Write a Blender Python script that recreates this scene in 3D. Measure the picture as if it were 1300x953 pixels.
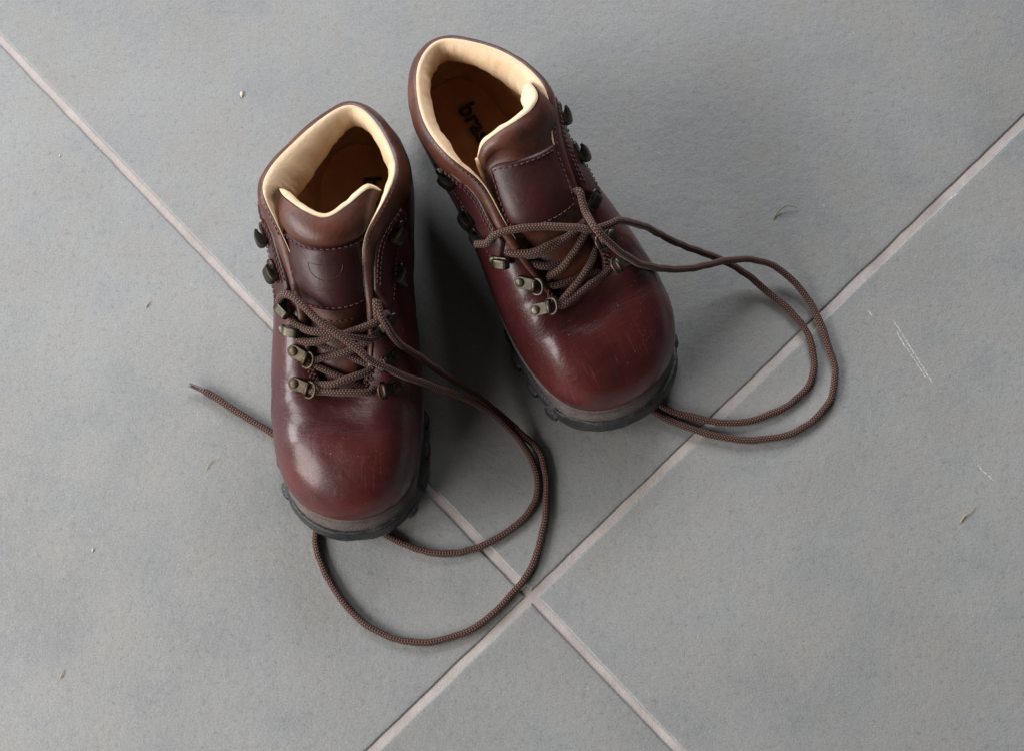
import bpy, bmesh, math, random
import numpy as np
from mathutils import Vector, Matrix, noise as mnoise

random.seed(7); np.random.seed(7)
scene = bpy.context.scene
for o in list(bpy.data.objects): bpy.data.objects.remove(o)
COL = scene.collection

# ------------------------------------------------------------------ camera
TILT = math.radians(13.0); DIST = 1.08; FPX = 2000.0      # focal length in pixels of a 1300 px wide picture
FWD = np.array([0, math.sin(TILT), -math.cos(TILT)]); UPV = np.array([0, math.cos(TILT), math.sin(TILT)])
RGT = np.array([1.0, 0, 0]); CAM = -FWD*DIST
cd = bpy.data.cameras.new('camera'); cam = bpy.data.objects.new('camera', cd); COL.objects.link(cam)
cam.location = CAM; cam.rotation_euler = (TILT, 0, 0)
cd.sensor_fit = 'HORIZONTAL'; cd.sensor_width = 36; cd.lens = 36*FPX/1300; cd.clip_start = .01; cd.clip_end = 100
scene.camera = cam

def at(u, v, z=0.0):                      # where the line of sight through a picture point meets height z
    d = FWD + (u-650)/FPX*RGT + (476.5-v)/FPX*UPV
    return CAM + d*((z-CAM[2])/d[2])
def proj(P):
    q = np.atleast_2d(P) - CAM; w = q@FWD
    return np.stack([650+FPX*(q@RGT)/w, 476.5-FPX*(q@UPV)/w], 1)

# ------------------------------------------------------------------ light
world = bpy.data.worlds.new('World'); scene.world = world; world.use_nodes = True
bg = world.node_tree.nodes['Background']; bg.inputs[0].default_value = (1.0, .93, .83, 1); bg.inputs[1].default_value = .055
def area(name, loc, target, sx, sy, power, col):
    l = bpy.data.lights.new(name, 'AREA'); l.shape = 'RECTANGLE'; l.size = sx; l.size_y = sy; l.energy = power; l.color = col
    o = bpy.data.objects.new(name, l); COL.objects.link(o); o.location = loc
    o.rotation_euler = (Vector(target)-Vector(loc)).to_track_quat('-Z', 'Y').to_euler(); return o
area('corner_window_light', (-1.286, 1.286, 1.050), (0, .05, 0), .9, .95, 22, (.90, .935, 1.0))
area('left_window_light', (-1.827, -0.192, 1.018), (0, .05, 0), 1.0, .95, 46.5, (.985, .985, 1.0))
area('doorway_light', (-1.391, -1.252, 0.953), (0, 0, 0), .8, 1.0, 28, (1.0, .985, .96))
area('back_window_light', (0.152, 1.734, 1.174), (0, .05, 0), .9, .9, 39, (.925, .945, 1.0))
scene.view_settings.view_transform = 'Standard'; scene.view_settings.look = 'None'
scene.view_settings.exposure = 0; scene.view_settings.gamma = 1
scene.render.engine = 'CYCLES'
scene.cycles.max_bounces = 6

# ------------------------------------------------------------------ materials
class NT:
    def __init__(s, name):
        s.m = bpy.data.materials.new(name); s.m.use_nodes = True; s.t = s.m.node_tree
        s.b = s.t.nodes['Principled BSDF']; s.l = s.t.links
    def n(s, typ, **kw):
        x = s.t.nodes.new(typ)
        for k, v in kw.items():
            if k == 'ins':
                for a, b in v.items():
                    if hasattr(b, 'is_linked') or isinstance(b, bpy.types.NodeSocket): s.l.new(b, x.inputs[a])
                    else: x.inputs[a].default_value = b
            else: setattr(x, k, v)
        return x
    def coord(s, which='Object'): return s.n('ShaderNodeTexCoord').outputs[which]
    def noise(s, vec, scale, detail=4, rough=.55, dist=0.0):
        return s.n('ShaderNodeTexNoise', ins={'Vector': vec, 'Scale': scale, 'Detail': detail, 'Roughness': rough, 'Distortion': dist}).outputs['Fac']
    def math(s, op, a, b=0.0, c=None, clamp=False):
        ins = {0: a, 1: b}
        if c is not None: ins[2] = c
        return s.n('ShaderNodeMath', operation=op, use_clamp=clamp, ins=ins).outputs[0]
    def vm(s, op, a, b=(0,0,0)): return s.n('ShaderNodeVectorMath', operation=op, ins={0: a, 1: b})
    def ramp(s, fac, lo, hi, a=0.0, b=1.0):
        return s.n('ShaderNodeMapRange', ins={'Value': fac, 'From Min': lo, 'From Max': hi, 'To Min': a, 'To Max': b}).outputs[0]
    def mix(s, fac, a, b):
        x = s.n('ShaderNodeMix', data_type='RGBA')
        for k, v in ((0, fac), (6, a), (7, b)):
            if isinstance(v, bpy.types.NodeSocket): s.l.new(v, x.inputs[k])
            elif k == 0: x.inputs[k].default_value = v
            else: x.inputs[k].default_value = (*v, 1)
        return x.outputs[2]
    def stretch(s, vec, sc): return s.vm('MULTIPLY', vec, sc).outputs[0]
    def bump(s, h, strength, dist, prev=None):
        ins = {'Height': h, 'Strength': strength, 'Distance': dist}
        if prev is not None: ins['Normal'] = prev
        return s.n('ShaderNodeBump', ins=ins).outputs[0]
    def out(s, color=None, rough=None, normal=None, metal=None, spec=None, **kw):
        for k, v in (('Base Color', color), ('Roughness', rough), ('Normal', normal), ('Metallic', metal), ('Specular IOR Level', spec)):
            if v is None: continue
            if isinstance(v, bpy.types.NodeSocket): s.l.new(v, s.b.inputs[k])
            else: s.b.inputs[k].default_value = (*v, 1) if isinstance(v, tuple) else v
        for k, v in kw.items():
            s.b.inputs[k.replace('_', ' ')].default_value = v
        return s.m

def scratch_mask(t, pos, A, B, w, wob, brk):
    """thin broken line from A to B on the floor (world metres)"""
    A = np.array(A[:2]); B = np.array(B[:2]); L = np.linalg.norm(B-A); d = (B-A)/L
    rel = t.vm('SUBTRACT', pos, (A[0], A[1], 0)).outputs[0]
    tt = t.vm('DOT_PRODUCT', rel, (d[0], d[1], 0)).outputs['Value']
    pp = t.vm('DOT_PRODUCT', rel, (-d[1], d[0], 0)).outputs['Value']
    pp = t.math('ABSOLUTE', t.math('ADD', pp, wob))
    a = t.ramp(pp, w, w*.4); b = t.ramp(tt, -.001, .002); c = t.ramp(tt, L+.001, L-.002)
    n = brk
    return t.math('MULTIPLY', t.math('MULTIPLY', a, n), t.math('MULTIPLY', b, c), clamp=True)

def mat_tile():
    t = NT('slate_tile'); p = t.n('ShaderNodeNewGeometry').outputs['Position']
    big = t.noise(p, 4.0, 4, .6); mid = t.noise(p, 20, 4, .62); fine = t.noise(p, 240, 3, .65); grain = t.noise(p, 1000, 2, .6)
    c = t.mix(t.ramp(big, .34, .66), (.190, .191, .182), (.258, .260, .255))
    c = t.mix(t.math('MULTIPLY', t.ramp(mid, .42, .72), .8), c, (.238, .226, .203))
    c = t.mix(t.math('MULTIPLY', t.ramp(mid, .50, .30), .38), c, (.176, .177, .180))
    c = t.mix(t.math('MULTIPLY', t.ramp(fine, .56, .75), .45), c, (.285, .284, .280))
    c = t.mix(t.math('MULTIPLY', t.ramp(fine, .44, .28), .45), c, (.120, .120, .118))
    c = t.mix(t.math('MULTIPLY', t.ramp(grain, .55, .72), .48), c, (.330, .330, .328))
    c = t.mix(t.math('MULTIPLY', t.ramp(grain, .45, .30), .45), c, (.095, .096, .092))
    # small rusty stains
    st = t.math('MULTIPLY', t.ramp(t.noise(p, 34, 2, .5), .70, .80), t.ramp(fine, .40, .6))
    c = t.mix(t.math('MULTIPLY', st, .40), c, (0.216, 0.151, 0.094))
    dk = t.ramp(t.noise(p, 420, 1, .5), .775, .80)
    c = t.mix(t.math('MULTIPLY', dk, .4), c, (0.072, 0.072, 0.072))
    wt = t.ramp(t.noise(t.vm('ADD', p, (3.1, 1.7, 0)).outputs[0], 330, 1, .5), .79, .81)
    c = t.mix(t.math('MULTIPLY', wt, .6), c, (0.446, 0.446, 0.432))
    oi = t.n('ShaderNodeObjectInfo').outputs['Random']
    hs = t.n('ShaderNodeHueSaturation', ins={'Color': c, 'Value': t.ramp(oi, 0, 1, .93, 1.06)}).outputs[0]
    c = hs
    segs = [((1135,408),(1184,486),.0006),((1138,420),(1150,442),.0006),((1150,440),(1176,480),.0004),((1101,393),(1108,401),.0008),
            ((1240,590),(1262,610),.0006),((1205,253),(1217,245),.0005)]
    wob = t.math('MULTIPLY', t.math('SUBTRACT', fine, .5), .0014); brk = t.ramp(grain, .42, .58)
    for a, b, w in segs:
        c = t.mix(t.math('MULTIPLY', scratch_mask(t, p, at(*a), at(*b), w, wob, brk), .75), c, (.66, .66, .65))
    n3 = t.bump(t.noise(p, 120, 5, .70), .22, .0026)
    return t.out(c, t.ramp(mid, .3, .7, .50, .64), n3, spec=.5)
def mat_grout():
    t = NT('grout'); p = t.n('ShaderNodeNewGeometry').outputs['Position']
    a = t.noise(p, 40, 5, .6); f = t.noise(p, 900, 4, .7)
    c = t.mix(t.ramp(a, .3, .7), (.43, .380, .350), (.34, .300, .275))
    c = t.mix(t.math('MULTIPLY', t.ramp(f, .55, .75), .5), c, (.25, .21, .20))
    c = t.mix(t.math('MULTIPLY', t.ramp(t.noise(p, 14, 4, .6), .52, .72), .55), c, (.20, .175, .155))
    return t.out(c, .85, t.bump(f, .35, .0010, t.bump(a, .4, .004)), spec=.3)

def mat_leather(name, base, warm, dark, rough=.36, coat=.35, toe=True):
    t = NT(name); p = t.coord()
    a = t.noise(p, 18, 5, .6); b = t.noise(p, 75, 5, .6, .5)
    g = t.n('ShaderNodeTexVoronoi', feature='DISTANCE_TO_EDGE', ins={'Vector': p, 'Scale': 1300.0}).outputs['Distance']
    pores = t.noise(p, 2300, 2, .6)
    c = t.mix(t.ramp(a, .32, .68), base, dark)
    sep = t.n('ShaderNodeSeparateXYZ', ins={0: p})
    rough_s = t.ramp(b, .3, .7, rough-.05, rough+.08)
    nb = t.bump(t.math('MINIMUM', g, .2), .22, .0004)
    nb = t.bump(pores, .18, .0003, nb)
    nb = t.bump(b, .25, .0022, nb)
    if toe:
        # polished, worn-red toe cap and fine scuffs running towards the toe (wear of the leather itself)
        tz = t.math('MULTIPLY', t.ramp(sep.outputs[1], .205, .26), t.ramp(t.noise(p, 26, 3), .30, .62))
        c = t.mix(t.math('MULTIPLY', tz, .8), c, warm)
        s1 = t.noise(t.stretch(t.vm('ADD', p, (.013, 0, 0)).outputs[0], (1100, 38, 30)), 1.0, 3, .6)
        s2 = t.noise(t.stretch(p, (60, 28, 60)), 1.0, 2)
        sc = t.math('MULTIPLY', t.ramp(s1, .60, .68), t.math('MULTIPLY', t.ramp(s2, .42, .58), t.ramp(sep.outputs[1], .222, .240)))
        c = t.mix(t.math('MULTIPLY', sc, .20), c, (.30, .13, .105))
        sp = t.ramp(t.noise(p, 520, 1, .4), .79, .81)
        c = t.mix(t.math('MULTIPLY', sp, .4), c, (.42, .28, .24))
        # cross scratches
        rot = t.n('ShaderNodeMapping', ins={'Vector': p, 'Rotation': (0, 0, .9), 'Scale': (900, 26, 60)}).outputs[0]
        s3 = t.math('MULTIPLY', t.ramp(t.noise(rot, 1.0, 2), .70, .74), t.ramp(t.noise(p, 30, 2), .55, .68))
        c = t.mix(t.math('MULTIPLY', s3, .4), c, (.40, .26, .22))
        rough_s = t.math('ADD', rough_s, t.math('MULTIPLY', sc, .25))
    # fine flex creases across the vamp and round the ankle bend
    zone = t.math('MULTIPLY', t.ramp(sep.outputs[1], .165, .185), t.ramp(sep.outputs[1], .236, .212))
    wr = t.noise(t.stretch(p, (38, 420, 200)), 1.0, 4, .62, .8)
    nb = t.bump(t.math('MULTIPLY', t.ramp(wr, .30, .62), zone), .24, .0010, nb)
    if toe:
     zone2 = t.math('MULTIPLY', t.ramp(sep.outputs[1], .150, .130), t.ramp(sep.outputs[1], .06, .08))
     wr2 = t.noise(t.stretch(p, (160, 150, 420)), 1.0, 4, .62, 1.2)
     nb = t.bump(t.math('MULTIPLY', t.ramp(wr2, .30, .62), zone2), .30, .0012, nb)
    dust = t.math('MULTIPLY', t.ramp(t.noise(p, 900, 2), .62, .72), t.ramp(t.noise(p, 40, 3), .50, .66))
    c = t.mix(t.math('MULTIPLY', dust, .22), c, (.30, .23, .21))
    fl = t.math('MULTIPLY', t.ramp(b, .60, .74), .30)
    c = t.mix(fl, c, warm)
    return t.out(c, rough_s, nb, spec=.36, Coat_Weight=coat, Coat_Roughness=.21)
def mat_nubuck():
    t = NT('brown_collar_leather'); p = t.coord(); a = t.noise(p, 45, 5, .65, .6); f = t.noise(p, 700, 4, .7)
    c = t.mix(t.ramp(a, .32, .70), (.034, .0098, .0065), (.105, .031, .0165))
    c = t.mix(t.math('MULTIPLY', t.ramp(f, .55, .8), .5), c, (.145, .052, .031))
    w = t.noise(t.stretch(p, (90, 90, 260)), 1.0, 4, .6)
    return t.out(c, t.ramp(a, .3, .7, .50, .40), t.bump(f, .3, .0004, t.bump(w, .3, .002)), spec=.45, Coat_Weight=.1, Coat_Roughness=.35)
def mat_lining():
    t = NT('cream_lining_leather'); p = t.coord(); a = t.noise(p, 30, 4, .6); f = t.noise(p, 900, 3, .6)
    w = t.noise(t.stretch(p, (420, 420, 60)), 1.0, 4, .65, .4)
    c = t.mix(t.ramp(a, .3, .7), (.73, .545, .365), (.63, .43, .255))
    c = t.mix(t.math('MULTIPLY', t.ramp(w, .58, .76), .25), c, (.52, .31, .15))
    c = t.mix(t.math('MULTIPLY', t.ramp(t.noise(p, 140, 3), .66, .76), .3), c, (.46, .28, .15))
    return t.out(c, .5, t.bump(f, .2, .0003, t.bump(w, .28, .0014)), spec=.4)
def mat_simple(name, c1, c2, rough, scale=60, fscale=900, bump=.4, bd=.0006, metal=0.0, spec=.5, **kw):
    t = NT(name); p = t.coord(); a = t.noise(p, scale, 5, .65); f = t.noise(p, fscale, 3, .65)
    c = t.mix(t.ramp(a, .32, .68), c1, c2)
    return t.out(c, t.ramp(f, .3, .7, rough-.07, rough+.08), t.bump(f, bump, bd), metal=metal, spec=spec, **kw)
def mat_rubber():
    t = NT('black_rubber'); p = t.coord(); a = t.noise(p, 55, 6, .7, .5); f = t.noise(p, 800, 4, .7)
    c = t.mix(t.ramp(a, .38, .72), (.011, .011, .012), (.034, .033, .033))
    c = t.mix(t.math('MULTIPLY', t.ramp(f, .56, .68), t.ramp(a, .38, .58)), c, (.12, .117, .112))
    sc = t.ramp(t.noise(t.stretch(p, (90, 900, 500)), 1.0, 3, .6), .63, .70)
    c = t.mix(t.math('MULTIPLY', sc, .5), c, (.22, .215, .21))
    return t.out(c, t.ramp(a, .3, .7, .42, .62), t.bump(f, .5, .0007, t.bump(a, .45, .003)), spec=.5)
def mat_rand():
    t = NT('rubber_rand'); p = t.coord(); a = t.noise(p, 70, 5, .7); f = t.noise(p, 1000, 4, .75)
    c = t.mix(t.ramp(a, .35, .7), (.085, .064, .058), (.135, .110, .100))
    c = t.mix(t.math('MULTIPLY', t.ramp(f, .56, .66), .8), c, (.27, .235, .215))
    return t.out(c, .6, t.bump(f, .8, .0008), spec=.4)
def mat_lace():
    t = NT('braided_lace'); uv = t.n('ShaderNodeTexCoord').outputs['UV']
    s = t.n('ShaderNodeSeparateXYZ', ins={0: uv}); U = s.outputs[0]; V = s.outputs[1]
    p = t.coord()
    # rows of short light stitches: columns round the cord, staggered row by row
    k = t.math('MULTIPLY', U, 11.0); ci = t.math('FLOOR', k); cf = t.math('ABSOLUTE', t.math('SUBTRACT', t.math('FRACT', k), .5))
    off = t.math('MULTIPLY', t.math('MODULO', ci, 2.0), .5)
    r = t.math('ADD', t.math('DIVIDE', V, 1.9), off); rf = t.math('ABSOLUTE', t.math('SUBTRACT', t.math('FRACT', r), .5))
    d = t.math('SQRT', t.math('ADD', t.math('MULTIPLY', t.math('POWER', cf, 2.0), 3.0), t.math('MULTIPLY', t.math('POWER', rf, 2.0), 5.2)))
    h = t.ramp(d, .78, .42)
    f = t.noise(p, 2600, 2)
    c = t.mix(h, (.017, .0072, .005), t.mix(t.ramp(f, .3, .7), (.185, .068, .037), (.31, .122, .070)))
    return t.out(c, .72, t.bump(h, .9, .0012, t.bump(f, .3, .0003)), spec=.3, Sheen_Weight=.15)
M = {}
M['tile'] = mat_tile(); M['grout'] = mat_grout()
M['upper'] = mat_leather('burgundy_leather', (.058, .0090, .0098), (.105, .0135, .0110), (.036, .0062, .0074))
M['panel'] = mat_leather('burgundy_panel_leather', (.042, .0085, .0085), (.060, .011, .010), (.030, .0068, .0074), rough=.42, coat=.12, toe=False)
M['nubuck'] = mat_nubuck(); M['lining'] = mat_lining()
M['insole'] = mat_simple('insole_leather', (.46, .205, .085), (.36, .150, .060), .55, 50, 900)
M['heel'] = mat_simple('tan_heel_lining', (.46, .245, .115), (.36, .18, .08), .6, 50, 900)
M['ink'] = mat_simple('black_print', (.010, .009, .008), (.018, .014, .012), .6)
M['rubber'] = mat_rubber(); M['rand'] = mat_rand()
M['midsole'] = mat_simple('brown_midsole', (.055, .028, .022), (.085, .045, .035), .5, 80, 700)
M['brass'] = mat_simple('antique_brass', (.100, .079, .052), (.048, .038, .027), .48, 300, 1800, .15, .0002, 1.0)
M['steel'] = mat_simple('dull_steel', (.120, .102, .078), (.056, .048, .038), .46, 300, 1800, .15, .0002, 1.0)
M['dark_metal'] = mat_simple('dark_bronze', (.085, .074, .055), (.048, .042, .033), .40, 300, 1800, .15, .0002, 1.0)
M['thread'] = mat_simple('brown_thread', (.115, .042, .034), (.075, .027, .023), .7, 200, 2000)
M['pale_thread'] = mat_simple('cream_thread', (.62, .42, .24), (.5, .32, .17), .7, 200, 2000)
M['lace'] = mat_lace()
M['aglet'] = mat_simple('clear_aglet', (.035, .020, .016), (.10, .075, .065), .22, 500, 2000, .2, .0003)
M['grass'] = mat_simple('dry_green_grass', (.13, .14, .055), (.20, .19, .08), .6, 200, 900)
M['straw'] = mat_simple('dry_straw', (.46, .33, .17), (.34, .22, .10), .6, 300, 900)
M['grit'] = mat_simple('pale_grit', (.60, .52, .40), (.44, .36, .26), .7, 400, 900)

# ------------------------------------------------------------------ mesh helpers
def obj(name, verts, faces, mat, parent=None, smooth=True, uv=None):
    me = bpy.data.meshes.new(name); me.from_pydata([tuple(map(float, v)) for v in verts], [], faces); me.update()
    me.materials.append(M[mat])
    if uv is not None:
        lay = me.uv_layers.new(name='UVMap'); idx = np.empty(len(me.loops), dtype=np.int32); me.loops.foreach_get('vertex_index', idx)
        if isinstance(uv, tuple): lay.data.foreach_set('uv', np.asarray(uv[1], dtype=np.float32).ravel())
        else: lay.data.foreach_set('uv', np.asarray(uv, dtype=np.float32)[idx].ravel())
    if smooth: me.polygons.foreach_set('use_smooth', [True]*len(me.polygons))
    o = bpy.data.objects.new(name, me); COL.objects.link(o); o.parent = parent
    return o
def tag(o, label=None, cat=None, group=None, kind=None):
    for k, v in (('label', label), ('category', cat), ('group', group), ('kind', kind)):
        if v: o[k] = v
    return o
def grid_faces(n, m, closed=False, flip=False, base=0):
    """n columns (optionally closed) by m rows, vertex index = col*m+row"""
    F = []
    for i in range(n if closed else n-1):
        j = (i+1) % n
        for k in range(m-1):
            q = (base+i*m+k, base+j*m+k, base+j*m+k+1, base+i*m+k+1)
            F.append(q[::-1] if flip else q)
    return F
def cr(P, n, closed=False):
    """Catmull-Rom through P with n samples per span"""
    P = np.asarray(P, float); N = len(P); out = []
    spans = N if closed else N-1
    for i in range(spans):
        g = lambda k: P[k % N] if closed else (P[k] if 0 <= k < N else (2*P[0]-P[1] if k < 0 else 2*P[-1]-P[-2]))
        a, b, c, d = g(i-1), g(i), g(i+1), g(i+2)
        for t in np.arange(n)/n:
            out.append(.5*((2*b)+(-a+c)*t+(2*a-5*b+4*c-d)*t*t+(-a+3*b-3*c+d)*t**3))
    if not closed: out.append(P[-1])
    return np.array(out)
def resample(P, n):
    P = np.asarray(P, float); s = np.r_[0, np.cumsum(np.linalg.norm(np.diff(P, axis=0), axis=1))]
    q = np.linspace(0, s[-1], n); return np.stack([np.interp(q, s, P[:, k]) for k in range(P.shape[1])], 1)
def nrm(v): v = np.asarray(v, float); return v/max(np.linalg.norm(v), 1e-12)
def tube_geo(P, r, k=14, rscale=None):
    """tube along P; returns verts, faces, loop uvs (u round the cord, v in millimetres)"""
    P = np.asarray(P, float); n = len(P); T = np.gradient(P, axis=0); T /= np.linalg.norm(T, axis=1)[:, None]
    up = np.array([0, 0, 1.0]); up = up if abs(T[0]@up) < .9 else np.array([1.0, 0, 0])
    N = nrm(up-T[0]*(up@T[0])); V = []; s = np.r_[0, np.cumsum(np.linalg.norm(np.diff(P, axis=0), axis=1))]*1000
    for i in range(n):
        N = nrm(N-T[i]*(N@T[i])); B = np.cross(T[i], N)
        rr = r*(rscale[i] if rscale is not None else 1)
        for a in range(k):
            th = 2*math.pi*a/k; V.append(P[i]+rr*(math.cos(th)*N+math.sin(th)*B))
    F = []; UV = []
    for i in range(n-1):
        for a in range(k):
            b = (a+1) % k
            F.append((i*k+a, i*k+b, (i+1)*k+b, (i+1)*k+a))
            u0, u1 = a/k, (a+1)/k
            UV += [(u0, s[i]), (u1, s[i]), (u1, s[i+1]), (u0, s[i+1])]
    for end in (0, n-1):
        ring = [end*k+a for a in range(k)]; F.append(tuple(ring[::-1] if end == 0 else ring)); UV += [(.5, s[end])]*k
    return V, F, UV
class Bag:
    """collects pieces of one mesh"""
    def __init__(s): s.V = []; s.F = []
    def add(s, V, F):
        b = len(s.V); s.V += [np.asarray(v, float) for v in V]; s.F += [tuple(i+b for i in f) for f in F]
    def build(s, name, mat, parent=None, smooth=True): return obj(name, s.V, s.F, mat, parent, smooth)
def stitch_geo(P, Nn, bag, ln=.0021, gap=.0011, r=.00038, lift=.0002):
    P = np.asarray(P, float); s = np.r_[0, np.cumsum(np.linalg.norm(np.diff(P, axis=0), axis=1))]
    x = .001
    while x+ln < s[-1]:
        q = np.array([[np.interp(x+ln*f, s, P[:, k]) for k in range(3)] for f in (0, .25, .75, 1)])
        nn = nrm([np.interp(x+ln/2, s, Nn[:, k]) for k in range(3)])
        q[1:3] += nn*(r*.9+lift); q[[0, 3]] += nn*(lift-.0001)
        V, F, _ = tube_geo(q, r, 5); bag.add(V, F)
        x += ln+gap
def box_geo(c, ax, ay, az, sx, sy, sz, bev=.0):
    """bevelled slab with its own axes"""
    V = []; F = []
    hx, hy, hz = sx/2, sy/2, sz/2; b = min(bev, hx*.9, hy*.9, hz*.9)
    ring = lambda ix, iy, z: [(-ix+b*.0, -iy, z), (ix, -iy, z), (ix, iy, z), (-ix, iy, z)]
    def octo(ix, iy, z): return [(-ix, -iy+b, z), (-ix+b, -iy, z), (ix-b, -iy, z), (ix, -iy+b, z), (ix, iy-b, z), (ix-b, iy, z), (-ix+b, iy, z), (-ix, iy-b, z)]
    rows = [octo(hx-b, hy-b, -hz), octo(hx, hy, -hz+b), octo(hx, hy, hz-b), octo(hx-b, hy-b, hz)]
    for r_ in rows:
        for p in r_: V.append(np.asarray(c)+p[0]*np.asarray(ax)+p[1]*np.asarray(ay)+p[2]*np.asarray(az))
    for k in range(3):
        for i in range(8):
            j = (i+1) % 8; F.append((k*8+i, k*8+j, (k+1)*8+j, (k+1)*8+i))
    F.append(tuple(range(7, -1, -1))); F.append(tuple(range(24, 32)))
    return V, F
def dome_geo(c, n, r, h, seg=18, rings=5, flat=.35):
    n = nrm(n); a = nrm(np.cross(n, [0.3, 1, .2])); b = np.cross(n, a); V = []; F = []
    prof = [(r, -.0008), (r, h*.35), (r*.93, h*.6)] + [(r*(.93*(1-t)), h*(.6+.4*math.sin(t*math.pi/2))) for t in (.25, .5, .75)]
    for rr, hh in prof:
        for i in range(seg):
            th = 2*math.pi*i/seg; V.append(np.asarray(c)+n*hh+rr*(math.cos(th)*a+math.sin(th)*b))
    for k in range(len(prof)-1):
        for i in range(seg):
            j = (i+1) % seg; F.append((k*seg+i, k*seg+j, (k+1)*seg+j, (k+1)*seg+i))
    V.append(np.asarray(c)+n*h); t = len(V)-1
    for i in range(seg): F.append(((len(prof)-1)*seg+i, (len(prof)-1)*seg+(i+1) % seg, t))
    return V, F

# ------------------------------------------------------------------ floor
X0 = at(674.5, 757)                              # crossing of the two joints
ANG = math.radians(133.75); TA = np.array([math.cos(ANG), math.sin(ANG)]); TB = np.array([math.sin(ANG), -math.cos(ANG)])   # TB points up-right
SIZE = .600; GAP = .0056; PITCH = SIZE+GAP
fl = obj('floor', [(-2.6, -2.4, -.0013), (2.6, -2.4, -.0013), (2.6, 2.8, -.0013), (-2.6, 2.8, -.0013)], [(0, 1, 2, 3)], 'grout', smooth=False)
tag(fl, kind='structure')
def tile_mesh(seed):
    n = 90; edge = []
    h = SIZE/2
    for side in range(4):
        for i in range(n):
            t = -h+SIZE*i/n
            w = .00045*mnoise.noise((t*60, side*7.3+seed, 0))+.00035*mnoise.noise((t*260, side*3.1+seed, 5))
            w += -.0010*max(0, mnoise.noise((t*90, side*1.7+seed*3, 9))-.45)*3
            c = h+w
            edge.append([(t, -c), (c, t), (-t, c), (-c, -t)][side])
    E = np.array(edge); V = []; F = []; N = len(E)
    for inset, z in ((0, -.012), (0, -.0012), (.0004, -.0005), (.0012, -.0001), (.0030, 0)):
        sc = (h-inset)/h
        V += [(e[0]*sc, e[1]*sc, z) for e in E]
    for k in range(4):
        for i in range(N):
            j = (i+1) % N; F.append((k*N+i, k*N+j, (k+1)*N+j, (k+1)*N+i))
    F.append(tuple(range(4*N, 5*N)))
    me = bpy.data.meshes.new('tile'); me.from_pydata(V, [], F); me.update(); me.materials.append(M['tile'])
    return me
tile_me = [tile_mesh(s) for s in (1, 2)]
k = 0
for ia in range(-2, 3):
    for ib in range(-2, 3):
        c = X0[:2]+TA*(ia-.5)*PITCH+TB*(ib-.5)*PITCH
        o = bpy.data.objects.new('tile', tile_me[k % 2]); COL.objects.link(o); o.parent = fl
        o.location = (c[0], c[1], 0); o.rotation_euler = (0, 0, ANG+(k % 4)*math.pi/2); k += 1

# ------------------------------------------------------------------ boots
LEN = .280
# outline of the right-foot sole in mm, lateral side is +x, heel at y = 0
SOLE = [(0,2),(17,5),(26.5,16),(31,34),(32.5,60),(33,90),(36,120),(42,150),(48.5,180),(51.5,205),(50.5,228),(45,248),(38,261.5),(27,271.5),(13.5,277.6),(-1,278.8),
        (-17,276.2),(-30,268.7),(-41,256.5),(-46.5,240),(-48,215),(-46,190),(-38.5,160),(-32,130),(-28.5,100),(-28,60),(-27.5,34),(-23.5,16),(-15,5)]
def spring(y): return .0115*max(0, (y-.190)/.09)**1.7
NST = 18
#   feather line (where the upper meets the rand), lateral stations 0..9 then medial 10..17 (mm)
FEATH = [(0,7,36),(22,14,36),(30,42,35),(31,76,34),(34,108,33),(41,143,31),(49,184,30),(49.5,224,31),(33.5,257.5,34),(0,269.5,38),
         (-31.5,258,35),(-43.5,229,32),(-44.5,188,30),(-38,146,31),(-33,110,33),(-30,76,34),(-28,42,35),(-21,14,36)]

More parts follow.
